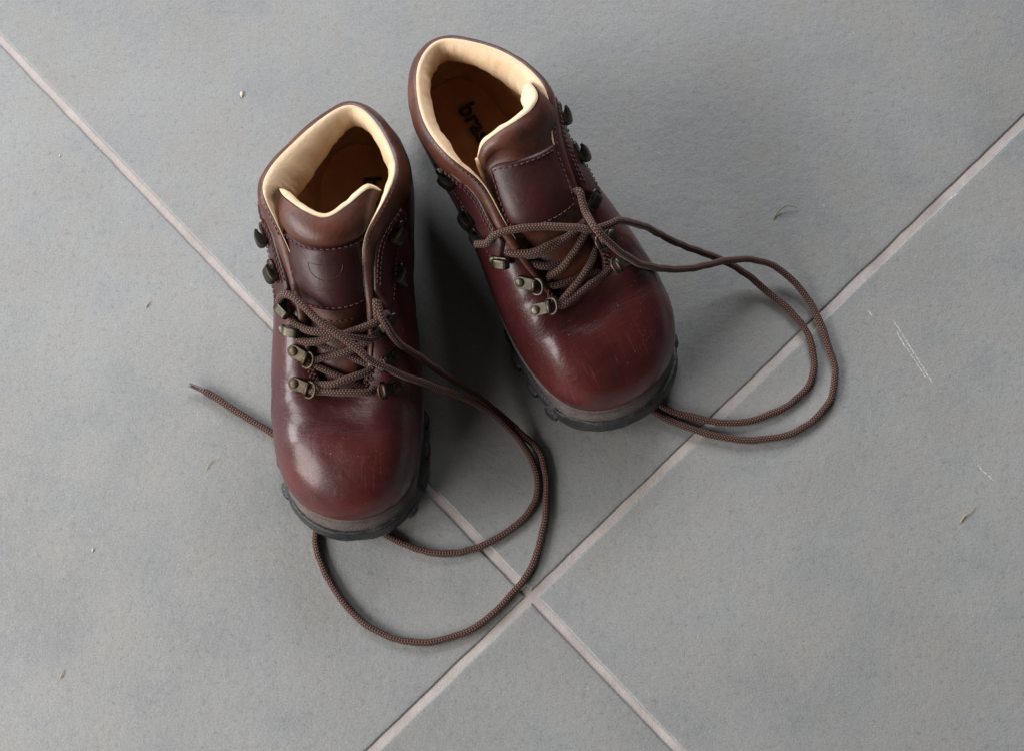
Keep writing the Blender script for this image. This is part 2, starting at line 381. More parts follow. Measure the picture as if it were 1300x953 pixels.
class Boot: pass
def make_boot(cfg):
    B = Boot(); side = cfg['side']             # +1: lateral towards local +x
    ang = math.radians(cfg['angle']); ey = np.array([math.cos(ang), math.sin(ang), 0]); ex = np.array([ey[1], -ey[0], 0])
    toe = at(*cfg['toe']); org = toe-ey*LEN; org[2] = 0
    R = np.stack([ex, ey, [0, 0, 1.0]], 1)     # local -> world
    toL = lambda w: (np.asarray(w, float)-org)@R
    toW = lambda l: np.asarray(l, float)@R.T+org
    px = lambda p: toL(at(*p))
    root = bpy.data.objects.new('hiking_boot', None); COL.objects.link(root); root.empty_display_size = .05
    root.location = org; root.rotation_euler = (0, 0, math.atan2(R[1, 0], R[0, 0]))
    tag(root, cfg['label'], 'boot', 'pair of leather hiking boots')
    campos = toL(CAM)
    seed = cfg['seed']
    nz = lambda p, s, k=0: mnoise.noise((p[0]*s+seed*11.3, p[1]*s+k*5.1, p[2]*s))

    # ---- upper surface: 18 stations round the boot, each a cubic from the feather line to the top line
    P0 = np.array(FEATH, float)/1000; P0[:, 0] *= side*np.interp(P0[:, 1], [.10, .19], [1, cfg.get('wide', 1.0)])
    P3 = np.array([px(p) for p in cfg['top']])
    ctr = np.stack([np.zeros(NST), np.interp(np.arange(NST), [0, 9, 18], [.05, .2, .05]), np.zeros(NST)], 1)
    out = np.zeros((NST, 3))
    for i in range(NST):
        a = P0[(i-1) % NST]; b = P0[(i+1) % NST]; d = b-a; v = np.array([d[1], -d[0], 0]); v = nrm(v)
        if v@(P0[i]-np.array([0, P0[i, 1]*.0+ (.05 if i in (0,1,17) else .2 if i in (8,9,10) else P0[i,1]), P0[i, 2]])) < 0: v = -v
        out[i] = v
    # station          0    1    2    3    4    5    6    7    8    9
    o1 = np.array([.009,.010,.009,.008,.007,.007,.006,.007,.010,.011])
    h1 = np.array([.040,.040,.038,.036,.034,.032,.032,.034,.036,.036])
    o2 = np.array([.012,.010,.006,.006,.008,.013,.017,.017,.018,.027])
    h2 = np.array([.045,.045,.042,.040,.036,.024,.013,.004,-.001,-.003])
    fw = np.array([.0, .0, .0, .0, .0, .002,.006,.012,.013,.0])
    half = [i if i <= 9 else 18-i for i in range(NST)]
    wid = np.array(cfg.get('widen', [0]*NST))/1000
    P1 = np.array([P0[i]+out[i]*(o1[half[i]]+wid[i])+[0, 0, h1[half[i]]] for i in range(NST)])
    P2 = np.array([P3[i]+out[i]*(o2[half[i]]+wid[i])+[0, fw[half[i]], -h2[half[i]]] for i in range(NST)])
    SUB = 18; N = NST*SUB; MV = 64
    def blur(A, sig):
        r = int(sig*3); kx = np.exp(-.5*(np.arange(-r, r+1)/sig)**2); kx /= kx.sum(); o = np.zeros_like(A)
        for j, w in zip(range(-r, r+1), kx): o += w*np.roll(A, j, axis=0)
        return o
    C0, C1, C2 = [blur(cr(p, SUB, True), 7) for p in (P0, P1, P2)]
    C3 = blur(cr(P3, SUB, True), cfg.get('topblur', 4))
    t = np.linspace(0, 1, MV)[None, :, None]
    S = (1-t)**3*C0[:, None]+3*(1-t)**2*t*C1[:, None]+3*(1-t)*t*t*C2[:, None]+t**3*C3[:, None]
    def normals(S):
        du = np.roll(S, -1, 0)-np.roll(S, 1, 0); dv = np.gradient(S, axis=1); n = np.cross(du, dv)
        n /= np.maximum(np.linalg.norm(n, axis=2), 1e-12)[..., None]; return n
    Nn = normals(S)
    if (Nn[N//4, 10]*np.array([side, 0, 0])).sum() < 0: Nn = -Nn
    # creases and the natural unevenness of worn leather
    D = np.zeros((N, MV))
    for i in range(N):
        for j in range(MV):
            p = S[i, j]; y = p[1]*1000
            if j > 2:
                f = min(1, (j-2)/8)*min(1, (MV-1-j)/10)
                D[i, j] = f*(.0007*nz(p, 28)+.00035*nz(p, 75, 3))
                top = max(0, Nn[i, j, 2])
                wob = 6*nz((p[0], 0, 0), 40, 7)
                D[i, j] -= f*top*.0019*math.exp(-((y-214-wob)/7.0)**2)
                D[i, j] += f*top*.0010*math.exp(-((y-200-wob)/6.0)**2)
                D[i, j] -= f*top*.0010*math.exp(-((y-189+wob)/4.0)**2)
                # ankle bend wrinkles
                sd = 1-top
                D[i, j] -= f*sd*.0010*math.exp(-((y-125+ (p[2]-.08)*500+wob)/5.0)**2)
                D[i, j] -= f*sd*.0009*math.exp(-((y-105+ (p[2]-.08)*420-wob)/5.0)**2)
    S = S+Nn*D[..., None]; Nn2 = normals(S); Nn = np.where((Nn2*Nn).sum(2, keepdims=True) < 0, -Nn2, Nn2)
    seglen = np.linalg.norm(np.diff(S, axis=1), axis=2); dtop = np.concatenate([np.cumsum(seglen[:, ::-1], axis=1)[:, ::-1], np.zeros((N, 1))], 1)  # distance from the top line
    Nh = Nn.copy()
    st = np.arange(N)/SUB; sth = np.where(st <= 9, st, 18-st)     # half-station number of each column
    def sd(i, d, off=0.0):
        """point on column i at distance d below the top line, raised by off"""
        i = int(round(i)) % N
        dd = dtop[i, ::-1]; p = np.array([np.interp(d, dd, S[i, ::-1, k]) for k in range(3)]); n = nrm([np.interp(d, dd, Nn[i, ::-1, k]) for k in range(3)])
        return p+n*off, n
    grid_w = proj(toW(S.reshape(-1, 3))); flatS = S.reshape(-1, 3); flatN = Nn.reshape(-1, 3)
    facing_cam = ((campos-flatS)*flatN).sum(1) > 0
    def hit(p, rad=4.0):
        d2 = ((grid_w-np.array(p))**2).sum(1); d2 = np.where(facing_cam, d2, 1e9)
        c = np.where(d2 < max(rad**2, d2.min()*1.2))[0]; k = c[np.argmax(flatS[c, 2]-.0005*np.sqrt(d2[c]))]
        return flatS[k].copy(), flatN[k].copy()

    # burgundy upper
    wcol = np.interp(sth, [0, 3, 3.8, 4.6, 5.2, 6, 7, 8, 9], [.027, .026, .022, .014, .010, .008, .006, .004, .004])
    V = []; MR = 56
    for i in range(N):
        tot = dtop[i, 0]; ds = np.linspace(tot, max(wcol[i]-.004, .001), MR)
        for d in ds: V.append(sd(i, d, 0.0)[0])
    upper = obj('upper', V, grid_faces(N, MR, True, flip=(side < 0)), 'upper', root)
    for i_ in range(1): pass
    tag(upper, 'burgundy smooth leather upper, worn shiny over the toe')

    # padded brown collar running round the top and down the throat
    rows = np.array([1.0, .985, .95, .88, .78, .66, .54, .42, .30, .20, .12, .06, .025, 0.0])
    V = []
    pad = np.interp(sth, [0, 3.5, 4.5, 5.5, 7, 9], [.0040, .0040, .0030, .0022, .0014, .0010])
    for i in range(N):
        for q in rows:
            d = wcol[i]*q
            # rounded roll towards the crest, gentle swell further down
            o_ = pad[i]*min(1.0, math.sqrt(max(0, 1-(1-min(1, d/(.0045)))**2)))*(.62+.38*math.sin(math.pi*min(1, q*1.0)))
            if q > .93: o_ *= (1-q)/.07*.9
            if q == 1.0: o_ = -.0006
            b, n = sd(i, d, 0)
            V.append(b+n*(o_+.0005*nz(b, 90, 2)))
    tag(obj('collar', V, grid_faces(N, len(rows), True, flip=(side < 0)), 'nubuck', root), 'padded brown leather collar')

    # cream lining, rolling over the crest into the boot
    prof = [(0, -.0003), (.0006, -.0008), (.0018, -.0002), (.0035, .0012), (.0052, .0040), (.0068, .0085), (.0080, .0140), (.0085, .0210), (.0078, .0300), (.0066, .0400), (.0060, .0520), (.0058, .0640), (.0056, .0760), (.0056, .088), (.0056, .10), (.0056, .112), (.0056, .125)]
    lf = blur(cr(np.array(cfg['lin'])[:, None], SUB, True), 8)[:, 0]
    thick = np.interp(sth, [0, 3.6, 4.4, 5.2, 6.5, 9], [1.0, 1.0, .62, .42, .35, .35])*lf
    lcols = list(range(-int(6.4*SUB), int(6.4*SUB)+1)); split = 9
    V = []; V2 = []
    for ci in lcols:
        i = ci % N; tot = dtop[i, 0]
        for k_, (a, d) in enumerate(prof):
            dd = min(d, tot-.002)
            b, n = sd(i, max(0, dd), 0)
            if dd < 0.0009: n = nrm(n*np.array([1, 1, .2]))
            hn = nrm(n*np.array([1, 1, .35])) if sth[i] < 5 else n
            w = .0010*nz(b, 70, 4)*min(1, d/.004)+.0006*nz(b*np.array([1, 1, .3]), 220, 6)*min(1, d/.002)
            tk = thick[i] if d < .03 else 1+(thick[i]-1)*max(0, 1-(d-.03)/.035)*(.9)
            p = b-hn*(a*tk-w)+np.array([0, 0, -d if d < 0 else 0])
            if k_ <= split: V.append(p)
            if k_ >= split: V2.append(p+hn*.0004 if k_ == split else p)
    lin = obj('lining', V, grid_faces(len(lcols), split+1, False, flip=(side > 0)), 'lining', root); tag(lin, 'cream leather lining rolled over the collar edge')
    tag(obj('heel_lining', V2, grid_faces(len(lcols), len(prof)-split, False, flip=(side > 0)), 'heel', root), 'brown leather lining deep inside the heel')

    # insole with its printed word
    zi = .040; V = [(0, .13, zi)]; F = []
    for f in (.35, .7, .98):
        for i in range(N):
            c = np.array([0, np.clip(C0[i, 1], .04, .23), zi]); p = c+(C0[i]*[1, 1, 0]+[0, 0, zi]-c)*f
            V.append(p*[1, 1, 1]+[0, 0, .004*f**4+.0012*nz(p, 30, 9)])
    for k_ in range(2):
        for i in range(N):
            j = (i+1) % N; F.append((1+k_*N+i, 1+k_*N+j, 1+(k_+1)*N+j, 1+(k_+1)*N+i))
    for i in range(0, N): F.append((0, 1+(i+1) % N, 1+i))
    # the middle needs a spine rather than one fan point: flatten it
    ins = obj('insole', V, F, 'insole', root)
    tx = bpy.data.curves.new('lettering', 'FONT'); tx.body = 'bras'; tx.size = .0172; tx.offset = .00042; tx.extrude = .0002; tx.space_character = 1.02
    to = bpy.data.objects.new('lettering', tx); COL.objects.link(to)
    me = bpy.data.meshes.new_from_object(to); COL.objects.unlink(to); bpy.data.objects.remove(to)
    me.materials.clear(); me.materials.append(M['ink'])
    lo = bpy.data.objects.new('lettering', me); COL.objects.link(lo); lo.parent = ins
    a = px((*cfg['word'][0], zi+.003)); b_ = px((*cfg['word'][1], zi+.003)); dirn = nrm(b_-a)
    lo.location = a+np.array([0, 0, .0012]); lo.rotation_euler = (0, 0, math.atan2(dirn[1], dirn[0]))

    # stitched facing over each side of the throat
    st_bag = Bag()
    hs0, hs1 = 3.75, 6.25
    for sgn in (1, -1):
        cols = np.arange(int(hs0*SUB), int(hs1*SUB)+1)
        n = len(cols); V = []
        q_rows = [0, .05, .12, .3, .5, .7, .88, .95, 1.0]
        inner = lambda h: np.interp(h, [3.75, 4.3, 5, 6, 6.25], [.016, .0105, .0085, .0075, .0075])
        outer = lambda h: np.interp(h, [3.75, 4.0, 4.6, 5.4, 6.0, 6.25], [.018, .027, .033, .034, .030, .024])
        for c_, ci in enumerate(cols):
            h = ci/SUB; i = ci if sgn > 0 else (N-ci) % N
            for q in q_rows:
                d = inner(h)+(outer(h)-inner(h))*q
                e = min(c_, n-1-c_)
                o_ = .0034 if h < 4.6 else .0026
                if q in (0, 1.0) or e == 0: o_ = -.0004
                elif q in (.05, .95) or e == 1: o_ *= .86
                V.append(sd(i, d, o_)[0])
        tag(obj('facing', V, grid_faces(n, len(q_rows), False, flip=(side*sgn < 0)), 'panel', root), 'stitched burgundy leather facing beside the throat')
        for q in (.12, .24, .90):
            pts = []; nn = []
            for ci in cols[3:-3]:
                h = ci/SUB; i = ci if sgn > 0 else (N-ci) % N
                p, n_ = sd(i, inner(h)+(outer(h)-inner(h))*q, .0034 if h < 4.6 else .0026); pts.append(p); nn.append(n_)
            stitch_geo(pts, np.array(nn), st_bag)
        # bar tacks at the foot of the throat
        for r_ in range(6):
            ci = int((7.55+.10*r_)*SUB); i = ci if sgn > 0 else (N-ci) % N
            pts = [sd(i, d, .0008)[0] for d in np.linspace(.001, .009-.0005*r_, 6)]; nn = [sd(i, d)[1] for d in np.linspace(.001, .009, 6)]
            stitch_geo(pts, np.array(nn), st_bag, .0016, .0006, .0005)
    cs_bag = Bag(); pts = []; nn = []
    for ci in range(-int(5.3*SUB), int(5.3*SUB)):
        p, n_ = sd(ci % N, .0012, .0013); pts.append(p); nn.append(nrm(n_+np.array([0, 0, .8])))
    stitch_geo(pts, np.array(nn), cs_bag, .0019, .0013, .00032, .0)
    tag(cs_bag.build('edge_stitching', 'thread', root), kind='stuff')
    # seam under the collar, back half
    pts = []; nn = []
    for ci in range(-int(3.6*SUB), int(3.6*SUB)):
        p, n_ = sd(ci % N, wcol[ci % N]+.0022, .0002); pts.append(p); nn.append(n_)
    stitch_geo(pts, np.array(nn), st_bag)
    # curved seam where the facing meets the vamp
    st_bag.build('stitching', 'thread', root)['kind'] = 'stuff'

    # ---- tongue: rows of points from the throat up to the shin
    NC = 49
    rws = []
    for r_ in cfg['tongue']:
        q = resample(cr(np.array([px(p) for p in r_]), 12), NC); rws.append(q)
    rws = np.array(rws)                                   # rows x NC x 3
    TS = np.stack([cr(rws[:, c], 10) for c in range(NC)], 0)      # NC x rowsfine x 3
    NR = TS.shape[1]
    def tn(S_):
        n_ = np.cross(np.gradient(S_, axis=0), np.gradient(S_, axis=1)); n_ /= np.linalg.norm(n_, axis=2)[..., None]
        return np.where((n_[NC//2, NR//2]@(campos-S_[NC//2, NR//2])) < 0, -n_, n_)
    TN = tn(TS)
    for c in range(NC):
        for r_ in range(NR): TS[c, r_] += TN[c, r_]*(.0009*nz(TS[c, r_], 45, 12))
    TN = tn(TS)
    nrow = len(cfg['tongue']); pad0 = (nrow-3)*10         # padded zone starts at the row under the padding
    def toff(c, r_):
        e = abs(c/(NC-1)*2-1)
        q = (r_-pad0)/(NR-1-pad0)
        o_ = .0022*(1-e**6)
        if q > 0: o_ += .0036*math.sin(math.pi*min(1, q*.93+.02))*(1-e**8)
        return o_
    up_t = TS[:, -1]-TS[:, -4]
    V = []
    for c in range(NC):
        for r_ in range(NR): V.append(TS[c, r_]+TN[c, r_]*toff(c, r_))
    tongue = obj('tongue', V, grid_faces(NC, NR, False, flip=True), 'nubuck', root)
    tag(tongue, 'brown padded tongue with a burgundy panel')
    # its cream lining: rolls over the top edge and lies behind
    V = []; tl = cfg['tongue_lining']; K = 14
    for c in range(NC):
        e = c/(NC-1); th = np.interp(e, [x for x, _ in tl], [y for _, y in tl])
        th *= math.sqrt(min(1, (min(c, NC-1-c)+.15)/5)); T = nrm(TS[c, -1]-TS[c, -5]); Nv = TN[c, -1]; b = TS[c, -1]+Nv*toff(c, NR-1)*.6
        wv = .0006*nz(b, 160, 15)
        for a_ in np.linspace(0, math.pi, 8):
            V.append(b+T*(math.sin(a_)*(min(th, .0075)*.42+wv))-T*max(0, th-.0075)*.55*((1-math.cos(a_))/2)-Nv*(th*(1-math.cos(a_))/2))
        for r_ in (3, 8, 14, 22, 32, NR-4):
            k_ = max(0, NR-1-r_); V.append(TS[c, k_]-TN[c, k_]*(.0035+(th-.0035)*max(0, 1-r_/18))-T*max(0, th-.0075)*.55*max(0, 1-r_/22))
    tlo = obj('tongue_lining', V, grid_faces(NC, 14, False, flip=True), 'lining', tongue)
    # lining showing along the free side edge
    for ee, r0, r1, w in cfg['tongue_edge']:
        c = 0 if ee < 0 else NC-1; P = np.array([TS[c, r_]-TN[c, r_]*.0012 for r_ in range(int(r0*(NR-1)), int(r1*(NR-1))+1)])
        if len(P) > 3:
            vv, ff, _ = tube_geo(P, w, 10, np.minimum(1, np.minimum(np.arange(len(P))+1, len(P)-np.arange(len(P)))/5)); obj('lining_edge', vv, ff, 'lining', tongue)
    # burgundy panel, raised with stitched edges
    c0, c1, r0, r1 = cfg['panel']; cs = np.linspace(c0, c1, 33); rs = np.linspace(r0, r1, 33)
    def tp(cf, rf, off):
        c_ = cf*(NC-1); r_ = rf*(NR-1); a0 = int(min(NC-2, c_)); b0 = int(min(NR-2, r_)); fc = c_-a0; fr = r_-b0
        bl = lambda A: (A[a0, b0]*(1-fc)*(1-fr)+A[a0+1, b0]*fc*(1-fr)+A[a0, b0+1]*(1-fc)*fr+A[a0+1, b0+1]*fc*fr)
        n_ = nrm(bl(TN)); return bl(TS)+n_*(toff(c_, r_)+off), n_
    V = []; taper = cfg.get('taper', .0)
    pw = lambda rf: 1-taper*(r1-rf)/(r1-r0)
    for ic, cf in enumerate(cs):
        for ir, rf in enumerate(rs):
            e = min(ic, 32-ic, ir, 32-ir); o_ = -.0006 if e == 0 else .0012 if e == 1 else .0016
            V.append(tp(.5+(cf-.5)*pw(rf), rf, o_)[0])
    pan = obj('tongue_panel', V, grid_faces(33, 33, False, flip=True), 'panel', tongue)
    sb = Bag()
    m_ = .018
    for path in ([(c, r1-m_) for c in np.linspace(c0+m_*1.5, c1-m_*1.5, 60)], [(c, r0+m_) for c in np.linspace(c0+m_*1.5, c1-m_*1.5, 60)],
                 [(c0+m_*1.6, r) for r in np.linspace(r0+m_, r1-m_, 60)], [(c1-m_*1.6, r) for r in np.linspace(r0+m_, r1-m_, 60)]):
        q = [tp(.5+(c-.5)*pw(r), r, .0016) for c, r in path]; stitch_geo([x for x, _ in q], np.array([y for _, y in q]), sb, .0024, .0013, .0004)
    if cfg.get('lower_stitch'):
        r = cfg['lower_stitch']; q = [tp(c, r, .0) for c in np.linspace(.30, .72, 40)]; stitch_geo([x for x, _ in q], np.array([y for _, y in q]), sb, .0022, .0014, .0004)
    sb.build('stitching', 'thread', tongue)['kind'] = 'stuff'
    # embossed badge outline: a rounded shield
    if cfg.get('badge'):
        bc, br, bw, bh = cfg['badge']; pts = []
        for a_ in np.linspace(0, 1, 40):
            if a_ < .35: x = -1+2*a_/.35; y = 1-.12*(1-x*x)
            else:
                b2 = (a_-.35)/.65; x = math.cos(b2*math.pi); y = 1-2.0*math.sin(b2*math.pi)**.8
            pts.append(tp(bc+bw*x, br+bh*y, .0017)[0])
        vv, ff, _ = tube_geo(np.array(pts)-TN[NC//2, NR//2]*.0002, .00030, 6); obj('badge', vv, ff, 'panel', tongue)

    # ---- sole
    so = np.array(SOLE, float)/1000; so[:, 0] *= side*np.interp(so[:, 1], [.10, .19], [1, cfg.get('wide', 1.0)])
    if side < 0: so = so[::-1]
    O = resample(np.vstack([cr(so, 10, True), cr(so, 10, True)[:1]]), 241)[:-1]; NO = len(O)
    tg = np.roll(O, -1, 0)-np.roll(O, 1, 0); no = np.stack([tg[:, 1], -tg[:, 0]], 1); no /= np.linalg.norm(no, axis=1)[:, None]
    if (no*(O-[0, .14])).sum() < 0: no = -no
    ccw = (O[:, 0]*np.roll(O[:, 1], -1)-np.roll(O[:, 0], -1)*O[:, 1]).sum() > 0
    # feather line matched to the outline by angle about a spine
    def feather_at(i):
        p = O[i]; d = np.hypot(C0[:, 0]-p[0]+no[i, 0]*.006, C0[:, 1]-p[1]+no[i, 1]*.006); return C0[np.argmin(d)]
    Fe = np.array([feather_at(i) for i in range(NO)]); Fe = blur(Fe, 3)
    toe_w = np.clip((O[:, 1]-.235)/.03, 0, 1)
    sp = np.array([spring(y) for y in O[:, 1]])
    def loft(name, rows_, mat, parent, cap=False):
        V = []; F = []
        for (P, z) in rows_: V += [(P[i, 0], P[i, 1], z[i]) for i in range(NO)]
        for k_ in range(len(rows_)-1):
            for i in range(NO):
                j = (i+1) % NO; q = (k_*NO+i, k_*NO+j, (k_+1)*NO+j, (k_+1)*NO+i); F.append(q if ccw else q[::-1])
        if cap:
            r_ = tuple(range(NO)); F.append(r_[::-1] if ccw else r_)
        return obj(name, V, F, mat, parent)
    ins_ = lambda d: O-no*d
    outsole = loft('outsole', [(ins_(.007), sp+.004), (ins_(.0035), sp+.0042), (ins_(.0016), sp+.006), (ins_(.0010), sp+.0105), (ins_(.0018), sp+.0150), (ins_(.0045), sp+.0168), (ins_(.011), sp+.0168)], 'rubber', root, True)
    tag(outsole, 'black rubber outsole with lugs')
    zf = Fe[:, 2]
    loft('midsole', [(ins_(.0052), sp+.0150), (ins_(.0048), sp+.0185), (ins_(.0050), zf-.0085), (ins_(.0075), zf-.0070)], 'midsole', root)
    mid = (Fe[:, :2]*.45+ins_(.0040)*.55); wob = np.array([.0004*mnoise.noise((O[i, 0]*90, O[i, 1]*90, seed)) for i in range(NO)])
    rand_o = loft('rand', [(ins_(.0062), zf-.0100), (ins_(.0042)+no*wob[:, None], zf-.0088), (ins_(.0036)+no*wob[:, None], zf-.0068), (mid, zf-.0028), (Fe[:, :2]+no*.0017, zf+.0005+wob), (Fe[:, :2]+no*.0020, zf+.0026+wob), (Fe[:, :2]-no*.0006, zf+.0032+wob)], 'rand', root)
    tag(rand_o, 'grainy brown rubber rand between upper and sole')
    # stitched thread line along the feather edge
    # toe bumper
    idx = [i for i in range(NO) if O[i, 1] > .243 and True]
    # order them continuously
    start = next(i for i in range(NO) if O[i, 1] > .243 and O[i-1, 1] <= .243); idx = [(start+k_) % NO for k_ in range(len(idx))]
    V = []; ne = len(idx); prows = 9
    for a_, i in enumerate(idx):
        e = min(1, min(a_, ne-1-a_)/5); hgt = .0045+.0090*e
        z0 = sp[i]
        pr = [(.006, z0+.0030), (.0012, z0+.0034), (-.0006, z0+.0052), (-.0004, z0+.0110), (.0008, z0+.0160), (.0012, z0+.0165+hgt*.24), (.0018, z0+.0165+hgt*.33), (.0026, z0+.0165+hgt*.34), (.0050, z0+.0165+hgt*.28)]
        for d, z in pr:
            wv = .0009*nz((O[i, 0], O[i, 1], z*2), 60, 31)+.0004*nz((O[i, 0], O[i, 1], z), 240, 33)
            p = O[i]-no[i]*(d-wv-(-.0010 if 0 < a_ < ne-1 else -.002)); V.append((p[0], p[1], z+wv*.7))
    tag(obj('toe_bumper', V, grid_faces(ne, prows, False, flip=not ccw), 'rubber', outsole), 'scuffed black rubber toe bumper')
    # lugs round the rim
    nl = 30; i = 0
    per = NO/nl
    for l in range(nl):
        a0 = int(l*per); a1 = int(a0+per*.62); ii = [(a0+k_) % NO for k_ in range(a1-a0+1)]
        if O[ii[len(ii)//2], 1] > .262: continue
        V = []
        for k_, i in enumerate(ii):
            w = O[i]; e = (.0 if 0 < k_ < len(ii)-1 else .0012)+float(np.interp(O[i, 1], [.165, .195], [.0032, 0]))
            for d, z in ((.016, .0006), (.0022, 0.0), (-.0014+e, .0016), (-.0020+e, .0095), (-.0010+e, .0128), (.0016, .0138)):
                p = w-no[i]*d; V.append((p[0], p[1], sp[i]+z))
        F = grid_faces(len(ii), 6, False, flip=not ccw)
        n6 = len(ii)-1
        capa = (0, 1, 2, 3, 4, 5); capb = tuple(n6*6+k_ for k_ in (5, 4, 3, 2, 1, 0)); F += ([capa, capb] if ccw else [capa[::-1], capb[::-1]])
        obj('lug', V, F, 'rubber', outsole, smooth=False)

    # ---- lace hardware
    def frame(pp, towards):
        p, n_ = hit(pp); tdir = px((*towards, p[2]+org[2]))-p; tdir = nrm(tdir-n_*(tdir@n_)); return p, n_, tdir, np.cross(n_, tdir)
    def d_ring(pp, towards, mat, lift=.0009, tilt=.35):
        p, n_, tx_, ty = frame(pp, towards); p = p+n_*lift; g = .84; tx_ = tx_*g; ty = ty*g
        e = bpy.data.objects.new('lace_ring', None)
        pl = Bag()
        # riveted strap: round at the rivet, square at the bar
        V = []; F = []
        ol = [(-.0050*math.cos(a_), .0050*math.sin(a_)) for a_ in np.linspace(-math.pi/2, math.pi/2, 9)]+[(.0050, .0046), (.0098, .0044), (.0098, -.0044), (.0050, -.0046)]
        for z, sc in ((-.0012, 1), (.0004, 1), (.0008, .93)):
            for a_, b2 in ol: V.append(p+tx_*(a_*sc+.0001)+ty*b2*sc+n_*z)
        k_ = len(ol)
        for r_ in range(2):
            for i in range(k_): F.append((r_*k_+i, r_*k_+(i+1) % k_, (r_+1)*k_+(i+1) % k_, (r_+1)*k_+i))
        F.append(tuple(range(2*k_, 3*k_)))
        pl.add(V, F); ring = pl.build('lace_ring', mat, root, smooth=False)
        v, f = dome_geo(p+n_*.0006, n_, .0030, .0015); obj('rivet', v, f, mat, ring)
        bar = p+tx_*.0108+n_*.0012
        v, f, _ = tube_geo(np.array([bar-ty*.0048, bar-ty*.0046, bar+ty*.0046, bar+ty*.0048]), .0016, 12, [.75, 1, 1, .75]); obj('bar', v, f, mat, ring)
        tl_ = nrm(tx_*math.cos(tilt)+n_*math.sin(tilt))*g; pts = [bar-ty*.0056+tl_*.0, bar-ty*.0060+tl_*.0022]
        pts += [bar+tl_*(.0030+.0056*math.sin(a_))-ty*.0060*math.cos(a_) for a_ in np.linspace(.05, math.pi-.05, 15)]
        pts += [bar+ty*.0060+tl_*.0022, bar+ty*.0056]
        v, f, _ = tube_geo(np.array(pts), .0009, 8); obj('wire', v, f, mat, ring)
        return bar+tl_*.0060, n_
    def hook(pp, towards, mat, lift=.0030, w=.0074):
        p, n_, tx_, ty = frame(pp, towards); p = p+n_*lift
        # strip profile in the (tx, n) plane: flat foot, bend near the throat, curl back away from it
        prof_ = [(-.0075, .0002), (-.002, .0002), (.0022, .0004), (.0038, .0012), (.0045, .0027), (.0040, .0043), (.0024, .0051), (-.0006, .0053), (-.0034, .0051), (-.0052, .0042)]
        pr = resample(cr(np.array(prof_), 5), 26); tg_ = np.gradient(pr, axis=0); tg_ /= np.linalg.norm(tg_, axis=1)[:, None]; nn_ = np.stack([-tg_[:, 1], tg_[:, 0]], 1)
        V = []; th = .00085
        for q, m_ in zip(pr, nn_):
            for yy, s_ in ((-w/2, -1), (-w/2+.0007, -1.25), (w/2-.0007, -1.25), (w/2, -1), (w/2, 1), (w/2-.0007, 1.25), (-w/2+.0007, 1.25), (-w/2, 1)):
                a_ = q+m_*th*s_; V.append(p+tx_*a_[0]+n_*a_[1]+ty*yy)
        F = []
        for i in range(len(pr)-1):
            for k_ in range(8): F.append((i*8+k_, i*8+(k_+1) % 8, (i+1)*8+(k_+1) % 8, (i+1)*8+k_))
        F.append(tuple(range(7, -1, -1))); F.append(tuple((len(pr)-1)*8+k_ for k_ in range(8)))
        for yy in (-w/2+.0012, w/2-.0012):
            b0 = len(V); cheek = [q for q in pr[8:]]
            for q in cheek: V.append(p+tx_*q[0]+n_*q[1]+ty*yy)
            F.append(tuple(range(b0, b0+len(cheek))))
        ho = obj('lace_hook', V, F, mat, root, smooth=False)
        v, f = dome_geo(p-tx_*.0072+n_*.0005, n_, .0031, .0014); obj('rivet', v, f, mat, ho)
        return p
    for pp, tw in cfg['rings']: d_ring(pp, tw, cfg['ring_metal'])
    for k_, (pp, tw) in enumerate(cfg['hooks']): hook(pp, tw, 'dark_metal', w=.0058 if k_ in (2, 3, 6) else .0074)

    # ---- laces
    for path in cfg['laces']:
        pts = [list(q[:3]) for q in path['pts']]
        n_ = len(pts); zz = [i for i, q in enumerate(pts) if len(q) == 3]
        for i, q in enumerate(pts):
            if len(q) == 2: q.append(float(np.interp(i, zz, [pts[k_][2] for k_ in zz])))
        P = np.array([px(q) for q in pts]); C = cr(P, 14); L_ = np.linalg.norm(np.diff(C, axis=0), axis=1).sum(); C = resample(C, max(12, int(L_/.0016)))
        fr = np.minimum(1, np.minimum(np.arange(len(C)), len(C)-1-np.arange(len(C)))/12)
        C = C+np.array([[nz(c, 75, 22)*.0006+nz(c, 200, 25)*.0003, nz(c, 75, 23)*.0006+nz(c, 200, 26)*.0003, abs(nz(c, 60, 24))*.0005] for c in C])*fr[:, None]
        rs = np.ones(len(C)) + .09*np.array([nz(c, 90, 21) for c in C])
        if path.get('aglet'):
            la = .011; s = np.r_[0, np.cumsum(np.linalg.norm(np.diff(C, axis=0), axis=1))]; kcut = np.searchsorted(s, la)
            vv, ff, uv = tube_geo(C[kcut-1:], .00238, 14, np.r_[np.array([.75, .9]), rs[kcut+1:]]); lo_ = obj('lace', vv, ff, 'lace', root, uv=('loop', uv))
            vv, ff, _ = tube_geo(C[:kcut+1], .0017, 10, np.linspace(.85, 1.05, kcut+1)); obj('aglet', vv, ff, 'aglet', lo_)
        else:
            vv, ff, uv = tube_geo(C, .00238, 14, rs); lo_ = obj('lace', vv, ff, 'lace', root, uv=('loop', uv))
        if path.get('label'): tag(lo_, path['label'])
    return B

